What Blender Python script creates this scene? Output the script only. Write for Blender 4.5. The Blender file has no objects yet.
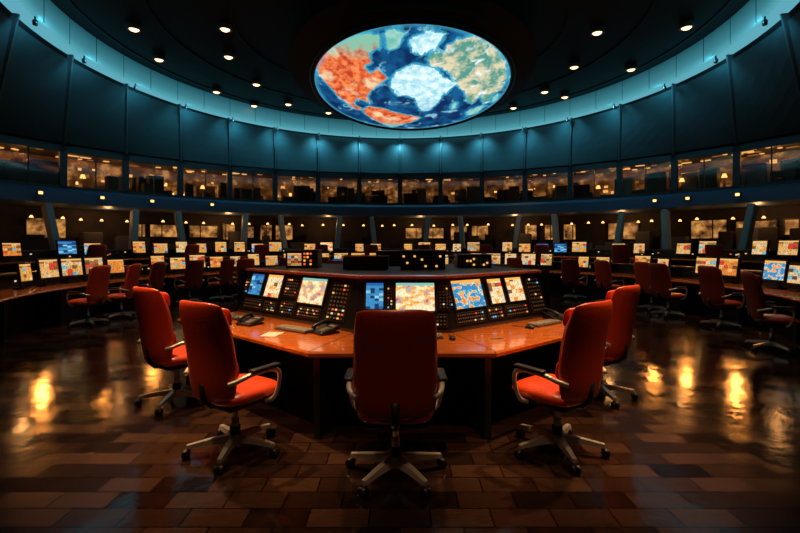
import bpy, bmesh, math, random
from mathutils import Vector, Matrix, noise
random.seed(7)
S=bpy.context.scene
try:
    S.view_settings.view_transform='Standard'
    S.view_settings.look='None'
except Exception as e: print(e)
pi=math.pi
# ------------------------------------------------------------ materials
def newmat(name):
    m=bpy.data.materials.new(name); m.use_nodes=True
    nt=m.node_tree; b=nt.nodes['Principled BSDF']
    return m,nt,b
def pmat(name,col,rough=.5,metal=0,bump=0,scale=20,var=0,emit=None,es=0,spec=.5,coat=0):
    m,nt,b=newmat(name)
    b.inputs['Base Color'].default_value=(*col,1); b.inputs['Roughness'].default_value=rough
    b.inputs['Metallic'].default_value=metal; b.inputs['Specular IOR Level'].default_value=spec
    b.inputs['Coat Weight'].default_value=coat; b.inputs['Coat Roughness'].default_value=.2
    if emit: 
        b.inputs['Emission Color'].default_value=(*emit,1); b.inputs['Emission Strength'].default_value=es
    if bump or var:
        tc=nt.nodes.new('ShaderNodeTexCoord'); n=nt.nodes.new('ShaderNodeTexNoise')
        n.inputs['Scale'].default_value=scale; n.inputs['Detail'].default_value=4
        nt.links.new(tc.outputs['Object'],n.inputs['Vector'])
        if bump:
            bp=nt.nodes.new('ShaderNodeBump'); bp.inputs['Strength'].default_value=bump; bp.inputs['Distance'].default_value=.02
            nt.links.new(n.outputs['Fac'],bp.inputs['Height']); nt.links.new(bp.outputs['Normal'],b.inputs['Normal'])
        if var:
            r=nt.nodes.new('ShaderNodeValToRGB')
            r.color_ramp.elements[0].position=.3; r.color_ramp.elements[1].position=.7
            r.color_ramp.elements[0].color=(*[c*(1-var) for c in col],1); r.color_ramp.elements[1].color=(*[min(1,c*(1+var)) for c in col],1)
            nt.links.new(n.outputs['Fac'],r.inputs['Fac']); nt.links.new(r.outputs['Color'],b.inputs['Base Color'])
    return m
def emat(name,col,s):
    return pmat(name,(.02,.02,.02),.5,emit=col,es=s)
def N(nt,t,**k):
    n=nt.nodes.new(t)
    for a,v in k.items(): setattr(n,a,v)
    return n
def ramp(nt,stops,interp='LINEAR'):
    r=nt.nodes.new('ShaderNodeValToRGB'); cr=r.color_ramp; cr.interpolation=interp
    while len(cr.elements)<len(stops): cr.elements.new(.5)
    for e,(p,c) in zip(cr.elements,stops): e.position=p; e.color=(*c,1)
    return r
def screen_mat(name,base,acc,strength,grid=(6,8),kind='grid',text=(26,16),p0=.55,tamt=.45,nscale=3.0):
    m,nt,b=newmat(name); L=nt.links.new
    b.inputs['Base Color'].default_value=(.01,.01,.01,1); b.inputs['Roughness'].default_value=.25
    uv=N(nt,'ShaderNodeUVMap')
    fl=N(nt,'ShaderNodeVectorMath',operation='FLOOR'); L(uv.outputs[0],fl.inputs[0])
    fr=N(nt,'ShaderNodeVectorMath',operation='FRACTION'); L(uv.outputs[0],fr.inputs[0])
    wn=N(nt,'ShaderNodeTexWhiteNoise',noise_dimensions='3D'); L(fl.outputs[0],wn.inputs['Vector'])
    k=len(base)
    rb=ramp(nt,[(i/k,c) for i,c in enumerate(base)],'CONSTANT'); L(wn.outputs['Value'],rb.inputs['Fac'])
    def gridnoise(g):
        mu=N(nt,'ShaderNodeVectorMath',operation='MULTIPLY'); L(fr.outputs[0],mu.inputs[0]); mu.inputs[1].default_value=(g[0],g[1],1)
        f=N(nt,'ShaderNodeVectorMath',operation='FLOOR'); L(mu.outputs[0],f.inputs[0])
        ml=N(nt,'ShaderNodeVectorMath',operation='MULTIPLY'); L(fl.outputs[0],ml.inputs[0]); ml.inputs[1].default_value=(37,51,1)
        ad=N(nt,'ShaderNodeVectorMath',operation='ADD'); L(f.outputs[0],ad.inputs[0]); L(ml.outputs[0],ad.inputs[1])
        w=N(nt,'ShaderNodeTexWhiteNoise',noise_dimensions='3D'); L(ad.outputs[0],w.inputs['Vector'])
        return w
    if kind=='grid':
        w=gridnoise(grid); src=w.outputs['Value']
    else:
        n=N(nt,'ShaderNodeTexNoise'); n.inputs['Scale'].default_value=nscale; n.inputs['Detail'].default_value=3; L(uv.outputs[0],n.inputs['Vector'])
        mr=N(nt,'ShaderNodeMapRange'); mr.inputs['From Min'].default_value=.3; mr.inputs['From Max'].default_value=.7
        L(n.outputs['Fac'],mr.inputs['Value']); src=mr.outputs[0]
    k=len(acc); 
    ra=ramp(nt,[(p0+(1-p0)*i/k,c) for i,c in enumerate(acc)],'CONSTANT'); L(src,ra.inputs['Fac'])
    gt=N(nt,'ShaderNodeMath',operation='GREATER_THAN'); L(src,gt.inputs[0]); gt.inputs[1].default_value=p0
    mx=N(nt,'ShaderNodeMix',data_type='RGBA'); L(gt.outputs[0],mx.inputs[0]); L(rb.outputs[0],mx.inputs[6]); L(ra.outputs[0],mx.inputs[7])
    w2=gridnoise(text)
    g2=N(nt,'ShaderNodeMath',operation='GREATER_THAN'); L(w2.outputs['Value'],g2.inputs[0]); g2.inputs[1].default_value=.62
    sc=N(nt,'ShaderNodeMath',operation='MULTIPLY'); L(g2.outputs[0],sc.inputs[0]); sc.inputs[1].default_value=tamt
    m2=N(nt,'ShaderNodeMix',data_type='RGBA'); L(sc.outputs[0],m2.inputs[0]); L(mx.outputs[2],m2.inputs[6]); m2.inputs[7].default_value=(.03,.02,.02,1)
    sp=N(nt,'ShaderNodeSeparateXYZ'); L(fr.outputs[0],sp.inputs[0])
    hb=N(nt,'ShaderNodeMath',operation='GREATER_THAN'); L(sp.outputs[1],hb.inputs[0]); hb.inputs[1].default_value=.90
    m3=N(nt,'ShaderNodeMix',data_type='RGBA'); L(hb.outputs[0],m3.inputs[0]); L(m2.outputs[2],m3.inputs[6]); m3.inputs[7].default_value=(*acc[-1],1)
    L(m3.outputs[2],b.inputs['Emission Color']); b.inputs['Emission Strength'].default_value=strength
    return m
def glow_mat(name,base,stops,strength,scale,stretch):
    m,nt,b=newmat(name); L=nt.links.new
    b.inputs['Base Color'].default_value=(*base,1); b.inputs['Roughness'].default_value=.7
    tc=N(nt,'ShaderNodeTexCoord'); mp=N(nt,'ShaderNodeMapping'); mp.inputs['Scale'].default_value=stretch; L(tc.outputs['Object'],mp.inputs[0])
    n=N(nt,'ShaderNodeTexNoise'); n.inputs['Scale'].default_value=scale; n.inputs['Detail'].default_value=5; n.inputs['Roughness'].default_value=.65; L(mp.outputs[0],n.inputs['Vector'])
    r=ramp(nt,stops); L(n.outputs['Fac'],r.inputs[0]); L(r.outputs[0],b.inputs['Emission Color']); b.inputs['Emission Strength'].default_value=strength
    return m
M={}
M['leather']=pmat('red_leather',(.78,.070,.013),.33,bump=.15,scale=60,var=.10,coat=.3)
M['leather_dark_shaded']=pmat('shaded_dark_red_leather',(.30,.026,.010),.38,bump=.12,scale=60,var=.1,coat=.25)  # darker red; on the centre chair low light is put into the colour
M['steel']=pmat('brushed_steel',(.75,.71,.65),.32,metal=.65)
M['blackpl']=pmat('black_plastic',(.012,.012,.013),.4)
M['blackmat']=pmat('console_black',(.006,.006,.007),.5,bump=.05,scale=80)
M['greypl']=pmat('grey_plastic',(.10,.095,.09),.45)
M['key']=pmat('key_caps',(.24,.22,.20),.5)
M['paper']=pmat('paper',(.75,.7,.62),.8)
M['amberled']=emat('amber_led',(1,.5,.12),1.0)
M['whiteled']=emat('white_led',(1,.85,.6),.8)
M['blueled']=emat('blue_led',(.15,.6,1),.9)
M['redled']=emat('red_led',(1,.1,.03),1.0)
def wood():
    m,nt,b=newmat('desk_wood'); L=nt.links.new
    tc=N(nt,'ShaderNodeTexCoord'); mp=N(nt,'ShaderNodeMapping'); mp.inputs['Scale'].default_value=(2,14,2)
    n=N(nt,'ShaderNodeTexNoise'); n.inputs['Scale'].default_value=2; n.inputs['Detail'].default_value=6
    L(tc.outputs['Object'],mp.inputs[0]); L(mp.outputs[0],n.inputs['Vector'])
    r=ramp(nt,[(.3,(.46,.10,.014)),(.7,(.72,.20,.032))]); L(n.outputs['Fac'],r.inputs[0]); L(r.outputs[0],b.inputs['Base Color'])
    b.inputs['Roughness'].default_value=.2; b.inputs['Coat Weight'].default_value=.5; b.inputs['Coat Roughness'].default_value=.08
    return m
M['wood']=wood()
CR=(1,.56,.18); OR=(1,.30,.04); YE=(1,.44,.08); CY=(.2,.6,.75); BL=(.03,.16,.6); WH=(1,.70,.36); RD=(.85,.07,.03)
M['scr_mix']=screen_mat('screen_mixed',[CR,YE,WH,(.65,.36,.12),OR,CR,(.45,.19,.05),WH,YE],[(.16,.07,.03),WH,RD,(.30,.11,.03),YE,CY,CR],.85,(4,5),p0=.55)
M['scr_warm']=screen_mat('screen_warm',[(1,.74,.42),WH,(1,.74,.42)],[(.2,.1,.05),OR,CR,RD,YE],1.15,(4,6),p0=.62,tamt=.4)
M['scr_map']=screen_mat('screen_map',[(.92,.80,.50)],[CR,OR,(.25,.52,.6),RD,(.2,.5,.45)],1.15,kind='map',tamt=.15,p0=.45,nscale=4)
M['scr_mapblue']=screen_mat('screen_map_blue',[(.05,.27,.55),],[(.12,.48,.68),(.9,.7,.4),(.9,.25,.08),OR,YE],1.1,kind='map',tamt=.25,p0=.46,nscale=5)
M['scr_blue']=screen_mat('screen_blue',[(.05,.30,.62)],[(.01,.05,.15),(.3,.7,.85),(.02,.12,.4)],1.0,(4,10),tamt=.3)
# ------------------------------------------------------------ mesh builder
class MB:
    def __init__(s): s.v=[];s.f=[];s.m=[];s.uv=[];s.sm=[];s.mats=[]
    def mi(s,k):
        mt=M[k] if isinstance(k,str) else k
        if mt not in s.mats: s.mats.append(mt)
        return s.mats.index(mt)
    def add(s,vs,fs,mat,T=None,smooth=False,uvs=None):
        o=len(s.v); i=s.mi(mat)
        for p in vs:
            p=Vector(p); s.v.append(T@p if T is not None else p)
        for n,f in enumerate(fs):
            s.f.append([a+o for a in f]); s.m.append(i); s.sm.append(smooth)
            s.uv.append(uvs[n] if uvs else None)
    def box(s,c,d,mat,T=None):
        x,y,z=d[0]/2,d[1]/2,d[2]/2
        vs=[(c[0]+a*x,c[1]+b*y,c[2]+e*z) for a in(-1,1) for b in(-1,1) for e in(-1,1)]
        fs=[(0,1,3,2),(4,6,7,5),(0,4,5,1),(2,3,7,6),(0,2,6,4),(1,5,7,3)]
        s.add(vs,fs,mat,T)
    def bbox(s,c,d,mat,bev=.01,T=None,seg=2,smooth=False):
        bm=bmesh.new(); bmesh.ops.create_cube(bm,size=1)
        for v in bm.verts: v.co=Vector((v.co.x*d[0]+c[0],v.co.y*d[1]+c[1],v.co.z*d[2]+c[2]))
        bmesh.ops.bevel(bm,geom=bm.edges[:]+bm.verts[:],offset=bev,segments=seg,profile=.5,affect='EDGES')
        bm.verts.index_update()
        s.add([v.co.copy() for v in bm.verts],[[v.index for v in f.verts] for f in bm.faces],mat,T,smooth); bm.free()
    def quad(s,p,mat,T=None,seed=None,nuv=None):
        if seed is None: seed=(random.randint(1,60),random.randint(1,60))
        a,b=seed; e=.002
        s.add(p,[(0,1,2,3)],mat,T,uvs=[[(a+e,b+e),(a+1-e,b+e),(a+1-e,b+1-e),(a+e,b+1-e)]])
    def lathe(s,prof,mat,T=None,n=20,smooth=True,caps=True):
        vs=[];fs=[];k=len(prof)
        for i in range(n):
            a=2*pi*i/n
            for r,z in prof: vs.append((r*math.cos(a),r*math.sin(a),z))
        for i in range(n):
            j=(i+1)%n
            for q in range(k-1): fs.append((i*k+q,j*k+q,j*k+q+1,i*k+q+1))
        if caps:
            fs.append([i*k for i in range(n)][::-1]); fs.append([i*k+k-1 for i in range(n)])
        s.add(vs,fs,mat,T,smooth)
    def tube(s,pts,r,mat,T=None,n=10,ry=None):
        pts=[Vector(p) for p in pts]; vs=[];fs=[]
        up=Vector((0,0,1)); prev=None
        for i,p in enumerate(pts):
            t=(pts[min(i+1,len(pts)-1)]-pts[max(i-1,0)]).normalized()
            if prev is None:
                x=t.cross(up); 
                if x.length<.1: x=t.cross(Vector((0,1,0)))
                x.normalize()
            else: x=(prev-t*prev.dot(t)).normalized()
            prev=x; y=t.cross(x); rr=r[i] if isinstance(r,list) else r
            for k in range(n):
                a=2*pi*k/n; vs.append(p+x*math.cos(a)*rr+y*math.sin(a)*rr*(ry or 1))
        for i in range(len(pts)-1):
            for k in range(n):
                j=(k+1)%n; fs.append((i*n+k,i*n+j,(i+1)*n+j,(i+1)*n+k))
        fs.append(list(range(n))[::-1]); fs.append([(len(pts)-1)*n+k for k in range(n)])
        s.add(vs,fs,mat,T,True)
    def arc(s,c,prof,p0,p1,n,mat,caps=True,smooth=False):
        vs=[];fs=[];k=len(prof); full=abs((p1-p0)-360)<1e-6
        m=n if full else n+1
        for i in range(m):
            a=math.radians(p0+(p1-p0)*i/n)
            for r,z in prof: vs.append((c[0]+r*math.cos(a),c[1]+r*math.sin(a),z))
        for i in range(n):
            j=(i+1)%m
            for q in range(k):
                w=(q+1)%k; fs.append((i*k+q,j*k+q,j*k+w,i*k+w))
        if not full and caps:
            fs.append(list(range(k))); fs.append([n*k+q for q in range(k)][::-1])
        s.add(vs,fs,mat,None,smooth)
    def build(s,name,loc=(0,0,0),rot=0,recalc=True):
        me=bpy.data.meshes.new(name); me.from_pydata([tuple(v) for v in s.v],[],s.f)
        for mt in s.mats: me.materials.append(mt)
        me.polygons.foreach_set('material_index',s.m); me.polygons.foreach_set('use_smooth',s.sm)
        if any(u for u in s.uv):
            ul=me.uv_layers.new(name='UVMap')
            for p in me.polygons:
                u=s.uv[p.index]
                if u:
                    for q,li in enumerate(p.loop_indices): ul.data[li].uv=u[q]
        if recalc and not any(u for u in s.uv):
            bm=bmesh.new(); bm.from_mesh(me); bmesh.ops.recalc_face_normals(bm,faces=bm.faces[:]); bm.to_mesh(me); bm.free()
        me.update()
        o=bpy.data.objects.new(name,me); S.collection.objects.link(o)
        o.location=loc; o.rotation_euler=(0,0,rot); return o
def inst(name,me,loc,rot=0,scale=1):
    o=bpy.data.objects.new(name,me); S.collection.objects.link(o); o.location=loc; o.rotation_euler=(0,0,rot); o.scale=(scale,)*3; return o
# ------------------------------------------------------------ room
RC=(0,8); RW=14.0           # gallery wall circle
TC=(0,13); RT=9.3           # ceiling ring circle
Z_SL0,Z_SL1,Z_W1,Z_R,Z_C=3.05,3.58,5.10,6.95,7.65
def floor_mat():
    m,nt,b=newmat('floor_parquet'); L=nt.links.new
    tc=N(nt,'ShaderNodeTexCoord'); mp=N(nt,'ShaderNodeMapping')
    L(tc.outputs['Object'],mp.inputs[0])
    def brick(c1,c2,mo):
        br=N(nt,'ShaderNodeTexBrick'); br.offset=.5; br.inputs['Scale'].default_value=1
        br.inputs['Brick Width'].default_value=.36; br.inputs['Row Height'].default_value=.18; br.inputs['Mortar Size'].default_value=.0045
        br.inputs['Color1'].default_value=(*c1,1); br.inputs['Color2'].default_value=(*c2,1); br.inputs['Mortar'].default_value=(*mo,1)
        br.inputs['Bias'].default_value=-.1; L(mp.outputs[0],br.inputs['Vector']); return br
    br=brick((.016,.008,.006),(.085,.040,.024),(.003,.002,.002))
    br2=brick((0,0,0),(1,1,1),(0,0,0))
    n=N(nt,'ShaderNodeTexNoise'); n.inputs['Scale'].default_value=9; n.inputs['Detail'].default_value=5
    mp2=N(nt,'ShaderNodeMapping'); mp2.inputs['Scale'].default_value=(1,6,1); L(tc.outputs['Object'],mp2.inputs[0]); L(mp2.outputs[0],n.inputs['Vector'])
    mx=N(nt,'ShaderNodeMix',data_type='RGBA',blend_type='MULTIPLY'); mx.inputs[0].default_value=.6
    L(br.outputs['Color'],mx.inputs[6]); L(n.outputs['Fac'],mx.inputs[7]); L(mx.outputs[2],b.inputs['Base Color'])
    mr=N(nt,'ShaderNodeMapRange'); mr.inputs['To Min'].default_value=.07; mr.inputs['To Max'].default_value=.15
    L(n.outputs['Fac'],mr.inputs['Value'])
    m2=N(nt,'ShaderNodeMath',operation='MULTIPLY'); m2.inputs[1].default_value=.09; L(br2.outputs['Color'],m2.inputs[0])
    ad=N(nt,'ShaderNodeMath',operation='ADD'); L(mr.outputs[0],ad.inputs[0]); L(m2.outputs[0],ad.inputs[1]); L(ad.outputs[0],b.inputs['Roughness'])
    n3=N(nt,'ShaderNodeTexNoise'); n3.inputs['Scale'].default_value=3.5; n3.inputs['Detail'].default_value=3; L(tc.outputs['Object'],n3.inputs['Vector'])
    bp0=N(nt,'ShaderNodeBump'); bp0.inputs['Strength'].default_value=.08; bp0.inputs['Distance'].default_value=.05; L(n3.outputs['Fac'],bp0.inputs['Height'])
    bp=N(nt,'ShaderNodeBump'); bp.inputs['Strength'].default_value=.5; bp.inputs['Distance'].default_value=.005; bp.invert=True
    L(br.outputs['Fac'],bp.inputs['Height']); L(bp0.outputs[0],bp.inputs['Normal']); L(bp.outputs[0],b.inputs['Normal'])
    b.inputs['Specular IOR Level'].default_value=.42
    return m
M['floor']=floor_mat()
mb=MB(); mb.arc(RC,[(0.01,-.1),(17.2,-.1),(17.2,0),(0.01,0)],0,360,96,'floor'); mb.build('floor')
M['ceil']=pmat('ceiling_black',(.006,.006,.007),.6,bump=.1,scale=5)
M['panel']=pmat('wall_panel_blue',(.07,.16,.19),.5,var=.15,scale=.6)
M['panelgap']=pmat('wall_gap',(.010,.016,.022),.6)
M['fin']=pmat('wall_fin',(.16,.26,.30),.4,metal=.3)
M['band']=pmat('gallery_band_navy',(.035,.075,.13),.5)
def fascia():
    m,nt,b=newmat('cove_fascia_glow'); L=nt.links.new
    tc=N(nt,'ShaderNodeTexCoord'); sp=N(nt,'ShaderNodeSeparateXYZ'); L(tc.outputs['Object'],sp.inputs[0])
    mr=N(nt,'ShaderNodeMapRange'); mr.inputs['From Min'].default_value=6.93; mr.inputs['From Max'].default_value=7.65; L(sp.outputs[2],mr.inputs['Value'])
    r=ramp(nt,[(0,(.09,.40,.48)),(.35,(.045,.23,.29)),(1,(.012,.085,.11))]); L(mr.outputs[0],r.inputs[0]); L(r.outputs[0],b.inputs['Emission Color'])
    b.inputs['Emission Strength'].default_value=.9; b.inputs['Base Color'].default_value=(.1,.2,.22,1); return m  # emission gradient stands in for cove light on the band, brighter below
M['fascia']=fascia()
M['cove']=emat('cove_light_strip',(.14,.50,.62),.8)
M['lowwall']=pmat('lower_wall',(.03,.022,.018),.7,var=.3,scale=3)
M['glowwall']=glow_mat('gallery_back_wall_glow',(.09,.05,.025),[(.42,(.02,.008,.003)),(.55,(.22,.09,.025)),(.64,(.9,.42,.12)),(.74,(1,.6,.25))],.5,1.8,(1,1,1.3))  # noise-driven emission on the wall stands in for lit rooms
M['officeglow']=glow_mat('office_window_glow',(.05,.03,.02),[(.36,(.03,.012,.004)),(.5,(.42,.17,.045)),(.62,(1,.46,.11)),(.75,(1,.62,.24))],.65,2.2,(1,1,1.2))
M['amber']=emat('amber_light_panel',(1,.50,.15),1.2)
M['amber_hot']=emat('amber_lamp',(1,.48,.14),2.6)
M['amber_dim']=emat('amber_dim',(1,.40,.11),.28)
M['column']=pmat('pale_column',(.24,.24,.23),.6)
mb=MB(); mb.arc(TC,[(0.01,Z_C),(RT+.1,Z_C),(RT+.1,Z_C+.15),(0.01,Z_C+.15)],0,360,96,'ceil')
for r in (4.6,6.6,8.4): mb.arc(TC,[(r,Z_C-.03),(r+.05,Z_C-.03),(r+.05,Z_C),(r,Z_C)],0,360,96,'blackmat')
mb.build('ceiling')
mb=MB()
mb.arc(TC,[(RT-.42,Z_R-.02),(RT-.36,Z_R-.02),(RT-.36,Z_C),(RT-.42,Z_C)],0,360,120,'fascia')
for k in range(48):
    a=2*pi*k/48; T=Matrix.Translation((TC[0]+(RT-.422)*math.cos(a),TC[1]+(RT-.422)*math.sin(a),(Z_R+Z_C)/2))@Matrix.Rotation(a-pi/2,4,'Z')
    mb.box((0,0,0),(.012,.015,Z_C-Z_R),'panelgap',T)
mb.build('trim_1')
mb=MB()
mb.arc(TC,[(RT-.33,Z_R+.02),(RT+.08,Z_R+.02),(RT+.08,Z_R+.05),(RT-.33,Z_R+.05)],0,360,120,'cove')
mb.build('cove_light')
knots=[(0,0),(20,31),(38,60),(52,84),(70,115),(110,145),(180,180)]
def dmap(d):
    s=-1 if d<0 else 1; d=abs(d)
    for (a,b),(c,e) in zip(knots,knots[1:]):
        if d<=c: return s*(b+(e-b)*(d-a)/(c-a))
    return s*180
def loft(d,t,off=0):
    a=math.radians(90-d); b=math.radians(90-dmap(d))
    p=Vector((RC[0]+(RW-off)*math.cos(a),RC[1]+(RW-off)*math.sin(a),Z_W1))
    q=Vector((TC[0]+(RT-off)*math.cos(b),TC[1]+(RT-off)*math.sin(b),Z_R+.05))
    return p.lerp(q,t)
NB=44; bw=360/NB
mb=MB()
def sheet(d0,d1,t0,t1,off,mat,nu=4,nv=5,bul=0):
    vs=[];fs=[]
    for i in range(nu+1):
        for j in range(nv+1):
            vs.append(loft(d0+(d1-d0)*i/nu,t0+(t1-t0)*j/nv,off))
    for i in range(nu):
        for j in range(nv): 
            a=i*(nv+1)+j; fs.append((a,a+1,a+nv+2,a+nv+1))
    mb.add(vs,fs,mat,None,False)
for k in range(NB):
    d0=-180+k*bw; d1=d0+bw
    sheet(d0,d1,0,1,-.06,'panelgap')
    sheet(d0+.25,d1-.25,.03,.93,.03,'panel')
    for dd in (d0-.10,):
        vs=[];fs=[]
        for j in range(6):
            t=j/5
            vs+= [loft(dd,t,-.05),loft(dd,t,.10),loft(dd+.2,t,.10),loft(dd+.2,t,-.05)]
        for j in range(5):
            for q in range(3): fs.append((j*4+q,j*4+q+1,j*4+q+5,j*4+q+4))
        mb.add(vs,fs,'fin')
mb.build('wall_upper',recalc=False)
mb=MB(); mb.arc(RC,[(RW-.15,Z_SL0),(17.2,Z_SL0),(17.2,Z_SL0+.15),(RW+.15,Z_SL0+.15),(RW+.15,Z_SL1),(RW,Z_SL1),(RW-.15,Z_SL1-.12)],0,360,132,'band'); mb.build('wall_gallery_band')
mb=MB(); mb.arc(RC,[(RW+.02,Z_W1),(17.2,Z_W1),(17.2,Z_W1+.1),(RW+.02,Z_W1+.1)],0,360,88,'blackmat'); mb.build('ceiling_gallery')
mb=MB(); mb.arc(RC,[(16.9,Z_SL0+.15),(17.1,Z_SL0+.15),(17.1,Z_W1),(16.9,Z_W1)],0,360,88,'glowwall'); mb.build('wall_gallery_back')
mb=MB(); mb.arc(RC,[(16.6,0),(16.9,0),(16.9,Z_SL0),(16.6,Z_SL0)],0,360,88,'lowwall'); mb.build('wall_lower')
gm,nt,b=newmat('window_glass'); 
tr=N(nt,'ShaderNodeBsdfTransparent'); gl=N(nt,'ShaderNodeBsdfGlossy'); gl.inputs['Roughness'].default_value=.05; mx=N(nt,'ShaderNodeMixShader'); mx.inputs[0].default_value=.05
tr.inputs[0].default_value=(.92,.88,.82,1)
nt.links.new(tr.outputs[0],mx.inputs[1]); nt.links.new(gl.outputs[0],mx.inputs[2]); nt.links.new(mx.outputs[0],nt.nodes['Material Output'].inputs[0]); M['glass']=gm
for k in range(NB):
    d=-180+k*bw+bw/2; a=math.radians(90-d)
    hw=RW*math.sin(math.radians(bw/2)); h=Z_W1-Z_SL1
    mb=MB(); 
    for sx in (-1,1): mb.box((sx*(hw-.05),0,h/2),(.12,.10,h),'panelgap')
    mb.box((0,0,.05),(2*hw,.1,.10),'panelgap'); mb.box((0,0,h-.12),(2*hw,.1,.24),'panelgap')
    mb.box((0,0,h*.5),(.03,.05,h-.1),'panelgap')
    mb.box((0,0,h/2),(2*hw-.1,.012,h-.1),'glass')
    rr=RW*math.cos(math.radians(bw/2))+.06
    mb.build('window_%d'%(k+1),(RC[0]+rr*math.cos(a),RC[1]+rr*math.sin(a),Z_SL1),a-pi/2)
mbL=MB(); mbF=MB(); mbH=MB(); mbD=MB()
def polT(r,deg,z):
    a=math.radians(deg); return Matrix.Translation((RC[0]+r*math.cos(a),RC[1]+r*math.sin(a),z))@Matrix.Rotation(a-pi/2,4,'Z')
dens=lambda d: 1.0 if (d>118 or d<62) else .75
for i in range(190):
    deg=random.uniform(10,170); r=random.uniform(14.8,16.6)
    if random.random()>dens(deg): continue
    mbL.box((0,0,0),(random.choice([.12,.2,.35]),.12,.03),random.choice(['amber','amber_dim']),polT(r,deg,Z_W1-.03))
for i in range(260):
    deg=random.uniform(10,170)
    if random.random()>dens(deg): continue
    w=random.uniform(.06,.22); h=random.uniform(.05,.18)
    mbH.box((0,0,0),(w,.05,h),random.choice(['amber','amber_hot','amber_dim','amber_dim']),polT(random.uniform(16.4,16.85),deg,random.uniform(3.9,4.75)))
for i in range(150):
    deg=random.uniform(10,170); hh=random.uniform(.5,1.4)
    mbF.bbox((0,0,hh/2),(random.uniform(.2,.9),.4,hh),random.choice(['blackmat','greypl','lowwall']),.03,polT(random.uniform(14.8,16.1),deg,Z_SL0+.152),1)
for deg in (143.5,146.5,139,134,150,126,31,36,41,44,28,54):
    T=polT(15.3,deg+random.uniform(-.5,.5),3.2)
    mbD.lathe([(.06,1.12),(.10,.98)],'amber_hot',T,12); mbD.lathe([(.015,0),(.015,1.0)],'blackpl',T,8); mbD.lathe([(.14,0),(.14,.03)],'blackpl',T,12)
mbL.build('gallery_ceiling_lights'); mbH.build('gallery_display_lights'); mbF.build('gallery_cabinets'); mbD.build('gallery_floor_lamps')
def point(x,y,z,e,col,rad=.15):
    l=bpy.data.lights.new('gallery_lamp','POINT'); l.energy=e; l.color=col; l.shadow_soft_size=rad
    o=bpy.data.objects.new('gallery_lamp',l); S.collection.objects.link(o); o.location=(x,y,z)
for deg in (150,138,126,110,95,80,65,52,42,30):
    a=math.radians(deg); point(RC[0]+15.4*math.cos(a),RC[1]+15.4*math.sin(a),4.85,32,(1,.46,.16))
for deg in (158,140,122,104,86,68,50,32):
    a=math.radians(deg); point(RC[0]+15.3*math.cos(a),RC[1]+15.3*math.sin(a),2.8,20,(1,.45,.16),.1)  # bare point lights added under the gallery to bring out depth
mb=MB(); mbb=MB(); deg=8
while deg<172:
    w=random.choice([.7,1.0,1.4]); dd=math.degrees(w/16.5)
    if random.random()<.62:
        T=polT(16.52,deg+dd/2,2.25); h=random.choice([.55,.75])
        mb.box((0,0,0),(w-.12,.05,h),'officeglow',T)
        for sx in (-1,1): mb.box((sx*(w/2-.05),-.03,0),(.05,.08,h+.08),'blackpl',T)
        for sz in (-1,1): mb.box((0,-.03,sz*(h/2+.02)),(w-.05,.08,.05),'blackpl',T)
        mb.box((random.choice([-.15,0,.15]),-.03,0),(.04,.06,h),'blackpl',T)
    deg+=dd+random.uniform(.1,1.2)
for i in range(70):
    deg=12+i*2.2+random.uniform(-.5,.5); hh=random.uniform(1.2,2.3); mbb.bbox((0,0,hh/2),(random.uniform(.3,1.0),.5,hh),random.choice(['blackmat','greypl','lowwall']),.03,polT(16.05,deg,0),1)
for i in range(46):
    deg=10+i*3.5+random.uniform(-1,1); T=polT(random.uniform(14.6,16),deg,Z_SL0-.45)
    mb.lathe([(.03,.06),(.07,-.02)],'amber_hot',T,10); mb.lathe([(.006,.06),(.006,.44)],'blackpl',T,6)
mb.build('lower_office_lights'); mbb.build('equipment_cabinets')
mb=MB(); mb.bbox((0,0,1.5),(.22,.40,3.0),'column',.04)
me=mb.build('tmp').data; bpy.data.objects.remove(bpy.data.objects['tmp'])
for k in range(20):
    deg=5+k*170/19
    a=math.radians(deg)
    o=inst('column',me,(RC[0]+13.35*math.cos(a),RC[1]+13.35*math.sin(a),0.03),a-pi/2)
    o.rotation_euler=(math.radians(-11),math.radians(6 if k%2 else -6),a-pi/2)
# ------------------------------------------------------------ globe display
GC=Vector((0.35,13,6.22)); GR=2.80; tilt=math.radians(-10.1)
polys=[
 ('r',[(322,62),(323,52),(330,43),(343,36),(356,31),(370,28),(383,28),(383,35),(372,39),(374,46),(367,49),(371,55),(379,51),(388,57),(379,64),(371,70),(366,77),(369,86),(362,81),(354,82),(350,88),(359,96),(352,96),(343,88),(336,80),(329,70)]),
 ('t',[(387,27),(396,24),(404,26),(399,33),(390,37)]),
 ('w',[(408,30),(424,25),(438,27),(430,35),(418,40),(411,37)]),
 ('w',[(392,60),(396,53),(404,49),(412,46),(424,48),(434,51),(441,58),(455,63),(449,69),(442,76),(438,84),(431,93),(424,94),(419,86),(416,77),(408,74),(398,74),(391,67)]),
 ('r',[(359,97),(366,90),(380,91),(394,96),(408,100),(422,104),(416,111),(406,116),(398,122),(389,126),(380,119),(370,110),(362,103)]),
 ('g',[(424,43),(429,37),(438,39),(441,34),(450,31),(462,30),(474,34),(486,41),(496,51),(504,66),(503,75),(496,80),(493,92),(487,87),(483,77),(477,89),(470,84),(466,73),(458,67),(452,60),(446,54),(438,49),(430,48)]),
 ('t',[(474,100),(484,95),(492,94),(487,105),(478,108)]),
 ('t',[(498,84),(502,80),(503,88),(499,92)]),
 ('t',[(455,86),(459,84),(460,92),(456,94)]),
]
def pip(x,y,P):
    c=False;j=len(P)-1
    for i in range(len(P)):
        xi,yi=P[i];xj,yj=P[j]
        if (yi>y)!=(yj>y) and x<(xj-xi)*(y-yi)/(yj-yi)+xi: c=not c
        j=i
    return c
bbs=[(min(p[0] for p in P)-6,max(p[0] for p in P)+6,min(p[1] for p in P)-6,max(p[1] for p in P)+6) for _,P in polys]
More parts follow.
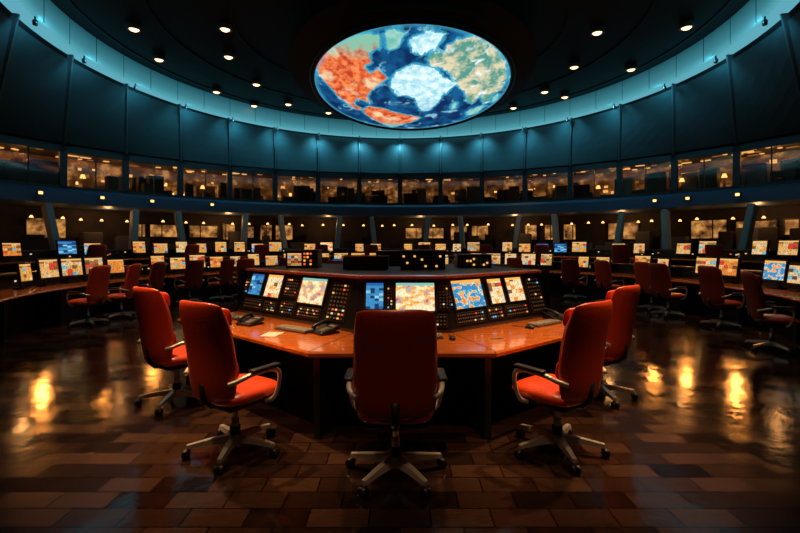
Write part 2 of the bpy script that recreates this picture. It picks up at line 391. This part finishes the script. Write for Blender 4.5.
def landat(x,y):
    for (k,P),bb in zip(polys,bbs):
        if bb[0]<x<bb[1] and bb[2]<y<bb[3] and pip(x,y,P): return k
bm=bmesh.new(); cl=bm.verts.layers.float_color.new('map')
nr,na=220,760; rings=[]
def lerp3(a,b,t):
    t=max(0,min(1,t)); return tuple(a[i]+(b[i]-a[i])*t for i in range(3))
FR=lambda x,y,s,o: noise.fractal(Vector((x*s,y*s*1.5,o)),1.0,2.1,5)
def gcol(u,v):
    px=412+u*97; py=75-v*54
    dx=FR(px,py,.22,3)*1.7; dy=FR(px,py,.22,9)*1.3
    qx,qy=px+dx,py+dy; n=FR(px,py,.06,1); n2=FR(px,py,.16,5); n3=FR(px+n*14,py,.10,7); n4=FR(px,py,.4,12)
    r=math.hypot(u,v); kind=landat(qx,qy)
    if kind is None:
        c=lerp3((.002,.022,.095),(.005,.10,.26),.4+n*1.5)
        hit=sum(1 for a,b_ in ((3,0),(-3,0),(0,2),(0,-2),(1.5,1),(-1.5,-1),(1.5,-1),(-1.5,1)) if landat(qx+a,qy+b_))
        if hit: c=lerp3(c,(.08,.62,.85),.11*hit+.15)
        if n3>.36: c=lerp3(c,(.22,.52,.66),(n3-.36)*2.2)
    elif kind=='r':
        c=lerp3((.50,.045,.018),(.95,.26,.08),.45+n2*.9+n4*.4)
        c=lerp3(c,(.80,.60,.36),(n-.15)*2.0) 
        if py<45: c=lerp3(c,(.22,.50,.36),(45-py)/11+n2*.6)
        if py>112: c=lerp3(c,(.2,.5,.5),(py-112)/12)
    elif kind=='w':
        c=lerp3((.30,.64,.76),(.80,.95,.97),.5+n2*.9+n4*.4)
        if py>72: c=lerp3(c,(.22,.52,.62),(py-72)/36)
    elif kind=='g':
        c=lerp3((.08,.30,.24),(.70,.62,.40),.5+n*1.8+n4*.5)
        c=lerp3(c,(.85,.9,.88),(n3-.25)*1.6)
    else: c=lerp3((.1,.4,.35),(.4,.7,.6),.5+n2*.5)
    if r>.95: c=lerp3(c,(.08,.50,.68),(r-.95)*10)
    return c
for i in range(nr+1):
    r=i/nr; row=[]
    for j in range(na if i else 1):
        a=2*pi*j/na; u,v=r*math.cos(a),r*math.sin(a)
        z=-.30*(1-r*r)
        vt=bm.verts.new((u*GR,-v*GR,z)); vt[cl]=(*[max(0,c) for c in gcol(u,v)],1); row.append(vt)
    rings.append(row)
for j in range(na): bm.faces.new((rings[0][0],rings[1][j],rings[1][(j+1)%na]))
for i in range(1,nr):
    for j in range(na): bm.faces.new((rings[i][j],rings[i+1][j],rings[i+1][(j+1)%na],rings[i][(j+1)%na]))
for f in bm.faces: f.smooth=True
gme=bpy.data.meshes.new('earth_map_screen'); bm.to_mesh(gme); bm.free()
gm,nt,b=newmat('earth_display'); at=N(nt,'ShaderNodeAttribute'); at.attribute_name='map'
nt.links.new(at.outputs['Color'],b.inputs['Emission Color']); b.inputs['Emission Strength'].default_value=1.15; b.inputs['Base Color'].default_value=(.01,.01,.02,1)
gme.materials.append(gm)
root=bpy.data.objects.new('globe_ceiling_display',None); S.collection.objects.link(root); root.location=GC
g=bpy.data.objects.new('map_screen',gme); S.collection.objects.link(g); g.parent=root; g.rotation_euler=(tilt,0,0)
mb=MB(); mb.arc((0,0),[(GR,-.02),(GR+.06,-.06),(GR+.14,0),(GR+.10,.12),(GR,.12)],0,360,96,'blackpl',smooth=True)
mb.arc((0,0),[(GR+.1,.05),(GR+.72,.34),(GR+.72,.5),(GR+.05,.2)],0,360,96,'blackmat')
h=mb.build('rim'); h.parent=root; h.rotation_euler=(tilt,0,0)
mb=MB(); mb.arc((0,0),[(GR-.5,.65),(GR+.35,.65),(GR+.35,Z_C-GC.z),(GR-.5,Z_C-GC.z)],0,360,96,'blackmat'); h=mb.build('drum'); h.parent=root
# ------------------------------------------------------------ downlights
mb=MB()
mb.lathe([(.16,0),(.19,-.03),(.19,-.14),(.155,-.16),(.12,-.05)],'greypl',caps=False,n=24)
M['lampface']=emat('downlight_face',(1,.60,.30),3.5)
mb.lathe([(.13,-.10),(.12,-.14),(.085,-.17),(.04,-.185),(.001,-.19)],'lampface',n=20,caps=False)
dme=mb.build('tmp',recalc=False).data; bpy.data.objects.remove(bpy.data.objects['tmp'])
pos=[(-7.3,12.2),(-4.8,12.2),(-7.7,14.2),(-5.4,14),(-7.1,17.2),(-5.3,16.4),(-4.7,18.7),(-6.2,18.9),(-3.2,19.9),
     (5.5,12.4),(7.8,12.1),(5.8,14.8),(7.8,15),(5.6,17.2),(4.9,19.2),(6.6,17.8),(3.0,20.3),(-2.2,5.2),(2.2,5.2),(0,4.3),(-4.4,7.4),(4.4,7.4),(-6.8,9.4),(6.8,9.4),(0,7.5),(-4.2,5.4),(4.2,5.4),(-1.1,20.9),(1.2,20.9)]
for x,y in pos:
    o=inst('ceiling_downlight',dme,(x,y,Z_C),0)
def spot(x,y,z,e,ang,col=(1,.56,.24),tgt=None,blend=.8,rad=.12):
    l=bpy.data.lights.new('spot_lamp','SPOT'); l.energy=e; l.spot_size=math.radians(ang); l.color=col; l.spot_blend=blend; l.shadow_soft_size=rad
    o=bpy.data.objects.new('spot_lamp',l); S.collection.objects.link(o); o.location=(x,y,z)
    d=Vector(tgt or (x,y,0))-Vector((x,y,z)); o.rotation_euler=d.to_track_quat('-Z','Y').to_euler()
zc=Z_C-.25
spot(-2.2,5.2,zc,1050,30,tgt=(-1.6,4.5,.7)); spot(2.2,5.2,zc,850,30,tgt=(1.5,4.5,.7)); spot(0,4.3,zc,700,34,tgt=(0,2.7,.0))  # last spot is added to brighten the near floor and centre chair base
spot(-4.2,5.4,zc,2400,22,tgt=(-1.8,3.9,.8),col=(1,.55,.25)); spot(4.2,5.4,zc,2200,22,tgt=(1.8,3.9,.8),col=(1,.55,.25))  # spots and their out-of-view fixtures added to brighten the side chair backs
for s in (-1,1):
    inst('ceiling_downlight',dme,(s*3.2,2.5,6.52)); spot(s*3.2,2.5,6.28,520,22,tgt=(s*1.6,3.8,.85),col=(1,.55,.25))  # added out-of-view fixtures and spots, brighten the side chair backs
inst('ceiling_downlight',dme,(0,.6,6.22)); spot(0,.6,5.98,200,26,tgt=(0,3.1,.3),col=(1,.6,.32))  # added out-of-view fixture and spot overhead, lifts the centre chair
spot(-4.4,7.4,zc,300,44,tgt=(-5,7.8,0)); spot(4.4,7.4,zc,300,44,tgt=(5,7.8,0))
spot(-6.8,9.4,zc,450,40); spot(6.8,9.4,zc,450,40)
spot(-5.4,14,zc,400,60); spot(5.8,14.8,zc,400,60); spot(-4.7,18.7,zc,250,60); spot(4.9,19.2,zc,250,60); spot(0,7.5,zc,300,50,tgt=(0,8,1))
mb=MB()
mb.bbox((0,0,0),(.17,.14,.14),'blackpl',.02); mb.box((0,-.075,0),(.12,.01,.09),'amber_hot'); mb.box((0,.12,0),(.04,.16,.04),'blackpl')  # housing for the added floods on the gallery band
fl=mb.build('tmp').data; bpy.data.objects.remove(bpy.data.objects['tmp'])
for px,e in ((40,130),(102,95),(152,60),(212,30),(655,75),(688,75),(738,130)):
    az=(px-400)/444
    A_=1+az*az; Bq=-16; Cq=64-13.6**2; Y=(-Bq+math.sqrt(Bq*Bq-4*A_*Cq))/(2*A_); X=az*Y
    ang=math.atan2(Y-8,X)
    inst('added_floodlight',fl,(X,Y,3.32),ang-pi/2)
    spot(X*.985,Y-.14*math.sin(ang)-.05,3.32,e,50,col=(1,.34,.06),tgt=(X*.33,Y*.33,0),rad=.14,blend=1)  # added flood, made up to throw warm streaks on the glossy floor
mb=MB(); mb.lathe([(.05,-.06),(.06,.04),(.04,.06)],'blackpl',n=14); mb.box((0,0,.10),(.03,.03,.1),'blackpl'); wm=mb.build('tmp').data; bpy.data.objects.remove(bpy.data.objects['tmp'])  # housing for the added panel washers
for k in range(-8,9):
    d=k*bw; b_=math.radians(90-dmap(d)); x=TC[0]+(RT-.39)*math.cos(b_); y=TC[1]+(RT-.39)*math.sin(b_)
    inst('added_wall_washer',wm,(x,y,Z_R-.16)); p=loft(d,.3); x=TC[0]+(RT-.62)*math.cos(b_); y=TC[1]+(RT-.62)*math.sin(b_)
    spot(x,y,Z_R-.14,70,130,col=(.14,.62,.80),tgt=p,rad=.08,blend=1)  # added teal spot, made up to brighten the upper wall panels
# ------------------------------------------------------------ ring consoles
K=(0,9.5)
def kp(r,deg,z=0,c=K):
    a=math.radians(deg); return Vector((c[0]+r*math.cos(a),c[1]+r*math.sin(a),z))
def ring_desk(name,c,r,P0,P1,z,segs):
  for s in range(segs):
    p0=P0+(P1-P0)*s/segs; p1=P0+(P1-P0)*(s+1)/segs
    mb=MB(); n=max(3,int((p1-p0)/3))
    mb.arc(c,[(r-.85,z+.70),(r-.87,z+.725),(r-.85,z+.75),(r,z+.75),(r,z+.70)],p0,p1,n,'wood')
    mb.arc(c,[(r-.35,z),(r+.3,z),(r+.3,z+1.0),(r+.02,z+1.0),(r-.02,z+.70),(r-.35,z+.70)],p0,p1,n,'blackmat')
    mb.arc(c,[(r+.0,z+1.0),(r+.34,z+1.0),(r+.34,z+1.04),(r+.0,z+1.04)],p0,p1,n,'greypl')
    k=max(1,int((p1-p0)*math.radians(1)*r/1.3))
    for i in range(k):
        d=p0+(p1-p0)*(i+.5)/k; a=math.radians(d)
        T=Matrix.Translation((c[0]+r*math.cos(a),c[1]+r*math.sin(a),z))@Matrix.Rotation(a-pi/2,4,'Z')
        mb.box((0,-.55,.35),(.05,.4,.70),'blackmat',T)
        for q in range(8):
            mb.box((random.uniform(-.6,.6),.005,random.uniform(.79,.95)),(.05,.02,.03),random.choice(['amberled','whiteled','key','key','redled','amberled']),T)
    mb.build(name)
ring_desk('curved_console_desk',K,7.6,-26,206,0,16)
mb=MB(); mb.arc((0,9),[(9.0,0.0),(12.2,0.0),(12.2,.42),(9.0,.42)],-2,182,90,'lowwall'); mb.build('floor_platform')
ring_desk('curved_console_desk',(0,9),10.6,5,175,.42,12)
ring_desk('curved_console_desk',(0,9.2),4.6,50,130,0,4)
def monitor(w=.5,h=.38,mat='scr_mix',seed=None):
    mb=MB(); T=Matrix.Translation((0,0,.12+h/2))@Matrix.Rotation(math.radians(-8),4,'X')
    mb.bbox((0,.02,0),(w,.045,h),'blackpl',.008,T)
    mb.bbox((0,.06,0),(w*.6,.06,h*.6),'blackpl',.015,T)
    x,zz=w/2-.03,h/2-.03
    mb.quad([(-x,-.004,-zz),(x,-.004,-zz),(x,-.004,zz),(-x,-.004,zz)],mat,T,seed)
    mb.box((0,.07,.10),(.06,.03,.20),'blackpl'); mb.bbox((0,.05,.013),(.24,.18,.022),'blackpl',.006)
    mb2=mb.build('tmp',recalc=False); me=mb2.data; me.name='computer_monitor'; bpy.data.objects.remove(mb2); return me
mons=[monitor(seed=(i*3+1,i*5+2)) for i in range(16)]+[monitor(w=.40,seed=(i*2+1,i*7+3)) for i in range(10)]+[monitor(mat='scr_map',seed=(3,4)),monitor(mat='scr_warm',seed=(8,2)),monitor(mat='scr_mapblue',seed=(5,9)),monitor(mat='scr_blue',seed=(11,6)),monitor(mat='scr_mapblue',seed=(15,3))]
def mon_row(c,r,p0,p1,z,step,sc=1):
    L=(p1-p0)*math.radians(1)*r; n=int(L/step)
    for i in range(n):
        d=p0+(p1-p0)*(i+.5)/n
        if i%3==2 and random.random()<.5: continue
        a=math.radians(d)
        inst('computer_monitor',random.choice(mons),(c[0]+r*math.cos(a),c[1]+r*math.sin(a),z+.751),a-pi/2+random.uniform(-.12,.12),sc*random.choice([.88,1,1]))
mon_row(K,7.34,-14,194,0,.62,1.15)
mon_row((0,9),10.34,12,168,.42,.70,1.15)
mon_row((0,9.2),4.36,53,127,0,.62)
# ------------------------------------------------------------ chair
def cushion(mb,w,h,t,mat,T,curve=0,taper=0,n=14,vcurve=0,k=.5,p=4):
    vs=[];fs=[]
    for sgn in (-1,1):
        o=len(vs)
        for i in range(n+1):
            for j in range(n+1):
                u=math.sin(pi/2*(-1+2*i/n)); v=math.sin(pi/2*(-1+2*j/n))
                uu=u*math.sqrt(1-k*v*v*v*v/2); vv=v*math.sqrt(1-k*u*u*u*u/2)
                e=max(0,1-abs(u)**p)**.5*max(0,1-abs(v)**p)**.5
                x=uu*w/2*(1-taper*(vv+1)/2); z=vv*h/2
                y=sgn*t/2*e+curve*uu*uu+vcurve*vv*vv
                vs.append((x,y,z))
        for i in range(n):
            for j in range(n):
                a=o+i*(n+1)+j; q=(a,a+n+1,a+n+2,a+1)
                fs.append(q if sgn<0 else q[::-1])
    bm=bmesh.new(); V=[bm.verts.new(p) for p in vs]
    for f in fs: bm.faces.new([V[a] for a in f])
    bmesh.ops.remove_doubles(bm,verts=bm.verts[:],dist=1e-5); bmesh.ops.recalc_face_normals(bm,faces=bm.faces[:])
    bm.verts.index_update()
    mb.add([v.co.copy() for v in bm.verts],[[v.index for v in f.verts] for f in bm.faces],mat,T,True); bm.free()
def chair(lea):
    mb=MB(); R=Matrix.Rotation; Tr=Matrix.Translation
    Tb=Tr((0,-.27,.84))@R(math.radians(9),4,'X')
    cushion(mb,.56,.74,.10,lea,Tb,curve=.055,taper=.05,vcurve=-.03,k=.35)
    cushion(mb,.46,.60,.09,lea,Tb@Tr((0,.045,0)),curve=.05,taper=.06,vcurve=-.02)
    cushion(mb,.40,.16,.06,lea,Tb@Tr((0,.08,.22)),curve=.045)
    cushion(mb,.40,.17,.06,lea,Tb@Tr((0,.08,-.17)),curve=.045)
    Ts=Tr((0,.02,.475))@R(math.radians(90),4,'X')
    cushion(mb,.54,.54,.13,lea,Ts,curve=0,taper=.04)
    mb.bbox((0,0,.405),(.40,.38,.035),'blackpl',.012)
    mb.tube([(0,-.10,.40),(0,-.22,.41),(0,-.27,.46),(0,-.285,.60)],.03,'blackpl',ry=.6)
    for s in (-1,1):
        pts=[(s*.24,.10,.41),(s*.30,.12,.43),(s*.325,.14,.50),(s*.33,.16,.62),(s*.325,.12,.665),(s*.32,0,.675),(s*.315,-.12,.665),(s*.30,-.20,.64),(s*.255,-.25,.62)]
        P=[Vector(p) for p in pts]
        for _ in range(2):
            Q=[P[0]]
            for a,b in zip(P,P[1:]): Q+= [a.lerp(b,.25),a.lerp(b,.75)]
            Q.append(P[-1]); P=Q
        mb.tube(P,.018,'steel',n=8)
        mb.bbox((s*.322,.02,.69),(.06,.26,.03),'blackpl',.012,smooth=True)
    mb.bbox((0,0,.375),(.18,.22,.045),'blackpl',.012)
    mb.lathe([(.028,.13),(.028,.26)],'steel',n=16); mb.lathe([(.04,.10),(.04,.20)],'blackpl',n=16); mb.lathe([(.022,.25),(.022,.38)],'steel',n=16)
    mb.lathe([(.055,.075),(.06,.10),(.045,.135)],'steel',n=16)
    for i in range(5):
        a=2*pi*i/5+.3; T=R(a,4,'Z')
        vs=[];fs=[]
        for x,w,z0,z1 in ((.03,.034,.08,.14),(.18,.028,.085,.125),(.34,.022,.075,.10)):
            vs+=[(x,-w,z0),(x,w,z0),(x,w*.7,z1),(x,-w*.7,z1)]
        for q in range(2):
            for e in range(4): fs.append((q*4+e,q*4+(e+1)%4,q*4+4+(e+1)%4,q*4+4+e))
        fs+=[(3,2,1,0),(8,9,10,11)]
        mb.add(vs,fs,'steel',T)
        mb.tube([(.33,0,.095),(.33,0,.05)],.010,'steel',T,8)
        for s in (-1,1):
            Tw=T@Tr((.345,s*.018,.032))@R(pi/2,4,'X')
            mb.lathe([(.012,-.011),(.030,-.011),(.032,0),(.030,.011),(.012,.011)],'blackpl',Tw,14)
        mb.bbox((.34,0,.050),(.05,.03,.025),'blackpl',.006,T)
    o=mb.build('tmp',recalc=True); me=o.data; me.name='office_chair'; bpy.data.objects.remove(o); return me
cr=chair('leather'); cd=chair('leather_dark_shaded')
def put(me,x,y,dx,dy,z=0): inst('office_chair',me,(x,y,z),math.atan2(-dx,dy))
put(cd,-.03,3.10,0,1)
put(cr,-1.28,3.45,.54,.84)
put(cr,-2.27,4.52,.56,.82)
put(cr,1.22,3.45,-.62,.80)
put(cr,2.10,4.70,-.62,.78)
put(cd,5.65,6.75,.85,-.35)
for d,r in ((186,6.25),(178,6.1),(168,6.25),(156,6.25),(147,6.2),(-8,6.3),(4,6.0),(12,6.25),(24,6.2),(35,6.25),(140,6.2),(128,6.2),(116,6.25),(104,6.2),(92,6.25),(80,6.2),(66,6.25),(52,6.2)):
    a=math.radians(d+random.uniform(-1.5,1.5)); p=kp(r,d); t=a+random.uniform(-.35,.35)
    put(cd if random.random()<.75 else cr,p.x,p.y,math.cos(t),math.sin(t))
for d in (20,38,55,68,84,97,110,124,140,158):
    p=kp(9.4,d,0,(0,9)); a=math.radians(d+random.uniform(-12,12)); put(cd,p.x,p.y,math.cos(a),math.sin(a),.42)
for d in (58,76,94,112,124):
    p=kp(3.3,d,0,(0,9.2)); a=math.radians(d+random.uniform(-12,12)); put(cr,p.x,p.y,math.cos(a),math.sin(a))
# ------------------------------------------------------------ main console
A,B,C,D=Vector((-2.08,5.7)),Vector((-.45,4.3)),Vector((.50,4.3)),Vector((1.80,5.35)); E=Vector((1.3,7.0)); F=Vector((-1.5,7.15))
def off2(P,n1,n2,d): return P+(n1+n2)*d/(1+n1.dot(n2))
def nrm(p,q): 
    t=(q-p).normalized(); return Vector((t.y,-t.x))
nAB,nBC,nCD=nrm(A,B),nrm(B,C),nrm(C,D)
def line(d): return [A+nAB*d,off2(B,nAB,nBC,d),off2(C,nBC,nCD,d),D+nCD*d]
mb=MB()
def strip(d0,z0,d1,z1,mat):
    p,q=line(d0),line(d1)
    for i in range(3):
        mb.add([(p[i].x,p[i].y,z0),(p[i+1].x,p[i+1].y,z0),(q[i+1].x,q[i+1].y,z1),(q[i].x,q[i].y,z1)],[(0,1,2,3)],mat)
DW=.76
prof=[(-.1,.75),(DW-.015,.75),(DW,.735),(DW,.71),(DW-.02,.695),(-.1,.695)]
for (a,z),(b_,w) in zip(prof,prof[1:]): strip(a,z,b_,w,'wood')
for i in (0,3): 
    L=[line(d)[i] for d,_ in prof]; mb.add([(l.x,l.y,z) for l,(_,z) in zip(L,prof)],[tuple(range(len(prof)))],'wood')
for i in (1,2):
    p=line(.0)[i]; q=line(DW-.005)[i]; t=(q-p).normalized(); s=Vector((-t.y,t.x))*.004
    mb.add([(*(p+s),.7512),(*(p-s),.7512),(*(q-s),.7512),(*(q+s),.7512)],[(0,1,2,3)],'blackpl')
prof=[(.12,.695),(.12,.08),(.08,.08),(.08,0)]
for (a,z),(b_,w) in zip(prof,prof[1:]): strip(a,z,b_,w,'blackmat')
for i in range(4):
    p=line(.12)[i]; q=line(DW-.12)[i]; t=(q-p).normalized(); s=Vector((-t.y,t.x))*.03
    vs=[(*(p+s),0),(*(p-s),0),(*(q-s),0),(*(q+s),0),(*(p+s),.695),(*(p-s),.695),(*(q-s),.695),(*(q+s),.695)]
    mb.add(vs,[(0,1,2,3),(4,7,6,5),(0,4,5,1),(1,5,6,2),(2,6,7,3),(3,7,4,0)],'blackmat')
strip(.0,.75,.0,.78,'greypl'); strip(.0,.78,-.16,1.26,'blackmat'); strip(-.16,1.26,-.11,1.265,'wood'); strip(-.11,1.265,-.11,1.29,'wood'); strip(-.11,1.29,-.16,1.30,'wood'); strip(-.16,1.30,-.45,1.30,'blackmat')
top=[*(line(-.45)),E,F]
mb.add([(p.x,p.y,1.30) for p in top],[tuple(range(6))],'blackmat')
bk=[line(.0)[3],E,F,line(0)[0]]
for p,q in zip(bk,bk[1:]): mb.add([(p.x,p.y,0),(q.x,q.y,0),(q.x,q.y,1.30),(p.x,p.y,1.30)],[(0,1,2,3)],'blackmat')
for i in (0,3):
    a=line(.12)[i];b_=line(0)[i];c_=line(-.16)[i];d_=line(-.45)[i]
    mb.add([(a.x,a.y,0),(a.x,a.y,.75),(b_.x,b_.y,.78),(c_.x,c_.y,1.28),(d_.x,d_.y,1.30),(d_.x,d_.y,0)],[(0,1,2,3,4,5)],'blackmat')
def frame(P,Q,n):
    x=(Q-P).normalized(); base=Vector((P.x,P.y,.78)); X=Vector((x.x,x.y,0)); U=Vector((-n.x*.16,-n.y*.16,.48)); Lh=U.length; U.normalize(); W=X.cross(U)
    if W.dot(Vector((n.x,n.y,0)))<0: W=-W
    return Matrix(((X.x,U.x,W.x,base.x),(X.y,U.y,W.y,base.y),(X.z,U.z,W.z,base.z),(0,0,0,1))),(Q-P).length,Lh
def scr(T,u,v,w,h,mat,seed=None):
    mb.bbox((u,v,.006),(w+.03,h+.03,.02),'blackpl',.006,T)
    z=.0175; mb.quad([(u-w/2,v-h/2,z),(u+w/2,v-h/2,z),(u+w/2,v+h/2,z),(u-w/2,v+h/2,z)],mat,T,seed)
    for s in (-1,1): mb.box((u+s*(w/2+.018),v,.012),(.006,h+.03,.02),'greypl',T)
def keys(T,u0,u1,v0,v1,nu,nv,lit=.2):
    lit*=.8
    mb.bbox(((u0+u1)/2,(v0+v1)/2,.003),(u1-u0+.02,v1-v0+.02,.012),'greypl',.003,T)
    mb.box(((u0+u1)/2,(v0+v1)/2,.0045),(u1-u0+.008,v1-v0+.008,.012),'blackpl',T)
    du=(u1-u0)/nu; dv=(v1-v0)/nv
    for i in range(nu):
        for j in range(nv):
            mt='key' if random.random()>lit else random.choice(['amberled','amberled','whiteled','redled','blueled'])
            mb.box((u0+du*(i+.5),v0+dv*(j+.5),.013),(du*.5,dv*.45,.008),mt,T)
T,L1,H=frame(A,B,nAB)
scr(T,.28,.34,.26,.26,'scr_blue',(4,4)); scr(T,.66,.34,.30,.27,'scr_warm',(8,8)); scr(T,1.40,.33,.42,.28,'scr_map',(3,2))
keys(T,.90,1.12,.24,.45,6,6,.25)
keys(T,.12,.5,.04,.15,10,3,.12); keys(T,.56,.80,.04,.15,6,4,.3); keys(T,.90,1.15,.04,.17,6,4,.2); keys(T,1.24,1.60,.04,.14,12,3,.2); keys(T,1.72,1.98,.06,.44,5,9,.15); keys(T,.03,.11,.22,.45,2,6,.3)
T,L2,H=frame(B,C,nBC)
scr(T,.20,.33,.17,.26,'scr_blue',(6,3)); scr(T,.60,.32,.38,.28,'scr_map',(9,5)); keys(T,.32,.38,.2,.45,2,8,.2)
keys(T,.06,.36,.03,.14,8,3,.15); keys(T,.42,.60,.03,.14,5,3,.4); keys(T,.66,.90,.03,.14,7,3,.1); keys(T,.83,.93,.2,.45,3,8,.15)
T,L3,H=frame(C,D,nCD)
scr(T,.34,.33,.44,.29,'scr_mapblue',(2,7)); scr(T,.78,.33,.22,.27,'scr_warm',(5,5)); scr(T,1.12,.33,.28,.27,'scr_warm',(7,5))
keys(T,.10,.50,.04,.14,12,3,.15); keys(T,.58,.80,.04,.15,6,3,.3); keys(T,.88,1.25,.04,.15,10,3,.15); keys(T,1.36,1.6,.04,.45,5,9,.2); keys(T,.03,.08,.22,.45,2,6,.2)
mb.build('control_console',recalc=False)
def localT(P,Q,n,u,d,z=.75,r=0):
    x=(Q-P).normalized(); p=P+x*u+n*d; a=math.atan2(x.y,x.x)
    return (p.x,p.y,z),a+r
M['kbkey']=pmat('keyboard_keys',(.42,.38,.33),.5)
def keyboard():
    mb=MB(); mb.bbox((0,0,.012),(.44,.15,.02),'greypl',.006)
    for j in range(5):
        for i in range(15):
            if j==0 and 4<=i<=8:
                if i==4: mb.box((0,-.052,.026),(.14,.018,.010),'kbkey')
                continue
            mb.box((-.20+i*.0286,-.052+j*.026,.026),(.022,.019,.010),'kbkey')
    o=mb.build('tmp'); me=o.data; bpy.data.objects.remove(o); return me
kb=keyboard()
for (P,Q,n,u,d,r) in ((A,B,nAB,.40,.30,0),(A,B,nAB,1.62,.30,.1),(B,C,nBC,.62,.22,0),(C,D,nCD,1.10,.30,0)):
    l,a=localT(P,Q,n,u,d,.7502,r); inst('keyboard',kb,l,a)
def phone():
    mb=MB(); T=Matrix.Rotation(math.radians(14),4,'X')
    mb.bbox((0,0,.03),(.20,.22,.04),'blackpl',.01,T)
    mb.box((0,0,.006),(.18,.2,.012),'blackpl')
    for i in range(3):
        for j in range(4): mb.box((.02+i*.026,-.07+j*.024,.053),(.018,.016,.008),'key',T)
    mb.box((.045,.06,.052),(.08,.03,.005),'key',T)
    mb.tube([(-.06,-.09,.065),(-.06,-.07,.085),(-.06,0,.092),(-.06,.07,.085),(-.06,.09,.065)],[.024,.02,.014,.02,.024],'blackpl',T,10)
    mb.tube([(-.08+.006*math.cos(t),-.11-.012*t/3,.02+.006*math.sin(t)) for t in [i*.6 for i in range(30)]],.003,'blackpl',None,5)
    o=mb.build('tmp'); me=o.data; bpy.data.objects.remove(o); return me
ph=phone()
for (P,Q,n,u,d,r) in ((A,B,nAB,.98,.40,.2),(A,B,nAB,1.95,.18,-.1),(C,D,nCD,1.52,.16,-.2)):
    l,a=localT(P,Q,n,u,d,.754,r); inst('desk_telephone',ph,l,a)
def mouse():
    mb=MB(); mb.lathe([(.03,0),(.032,.01),(.026,.024),(.012,.032),(.001,.034)],'blackpl',Matrix.Diagonal((1,1.6,1,1)),16,caps=False)
    mb.box((0,.03,.026),(.006,.014,.014),'greypl'); mb.tube([(0,.045,.008),(.01,.08,.005),(0,.13,.005),(-.02,.2,.005)],.003,'blackpl',None,6)
    o=mb.build('tmp'); me=o.data; bpy.data.objects.remove(o); return me
ms=mouse()
for (P,Q,n,u,d,r) in ((A,B,nAB,.72,.36,0),(B,C,nBC,.92,.3,0),(C,D,nCD,.78,.34,0)):
    l,a=localT(P,Q,n,u,d,.7502,r); inst('computer_mouse',ms,l,a)
mb=MB(); 
for i in range(3): mb.box((0,0,.001+.0012*i),(.15,.21,.001),'paper',Matrix.Rotation(.05*i,4,'Z'))
pe=mb.build('tmp').data; bpy.data.objects.remove(bpy.data.objects['tmp'])
l,a=localT(A,B,nAB,1.62,.56,.7502,.5); inst('paper_stack',pe,l,a)
mb=MB(); mb.tube([(0,-.07,.005),(0,.06,.005),(0,.075,.004)],[.0045,.0045,.001],'key')
l,a=localT(C,D,nCD,.12,.45,.7502,1.2); mb.build('pen',l,a)
def rack(w,d,h,topmat,face,name,x,y):
    mb=MB(); mb.bbox((0,0,h/2),(w,d,h),'blackmat',.012); mb.bbox((0,0,h+.008),(w+.03,d+.03,.016),topmat,.005)
    T=Matrix.Translation((0,-d/2,0))@Matrix.Rotation(pi/2,4,'X')
    if face=='keys':
        nx=int(w/.05)
        for i in range(nx):
            for j in range(4): mb.box((-w/2+.04+i*(w-.06)/nx,.04+j*(h-.06)/4,.006),(.026,.024,.01),random.choice(['key','greypl','key','key','key','amberled']),T)
    elif face=='scr':
        z=.008; mb.quad([(-w/2+.03,.03,z),(0,.03,z),(0,h-.03,z),(-w/2+.03,h-.03,z)],'scr_mix',T,(13,17))
        for i in range(3):
            for j in range(4): mb.box((.04+i*.04,.05+j*.045,.006),(.025,.025,.01),random.choice(['key','amberled','redled']),T)
    else:
        for j in range(3): mb.box((0,.03+j*.045,.003),(w-.06,.02,.008),'greypl',T)
    mb.build(name,(x,y,1.302))
rack(.42,.35,.22,'greypl','scr','equipment_rack',-1.28,5.95)
rack(.55,.40,.15,'wood','vents','equipment_rack',-.42,5.6)
rack(.55,.35,.22,'greypl','keys','equipment_rack',.28,5.6)
rack(.45,.35,.16,'greypl','keys','equipment_rack',.98,6.0)
rack(.5,.35,.2,'leather_dark_shaded','vents','equipment_rack',-.1,6.6)
# ------------------------------------------------------------ world, camera
w=bpy.data.worlds.new('World'); S.world=w; w.use_nodes=True
w.node_tree.nodes['Background'].inputs[0].default_value=(.02,.035,.05,1); w.node_tree.nodes['Background'].inputs[1].default_value=.3
cam=bpy.data.cameras.new('Camera'); co=bpy.data.objects.new('Camera',cam); S.collection.objects.link(co)
co.location=(0,0,1.6); co.rotation_euler=(pi/2,0,0); cam.lens=20; cam.sensor_width=36; cam.shift_y=-21.5/800; cam.clip_start=.05
S.camera=co
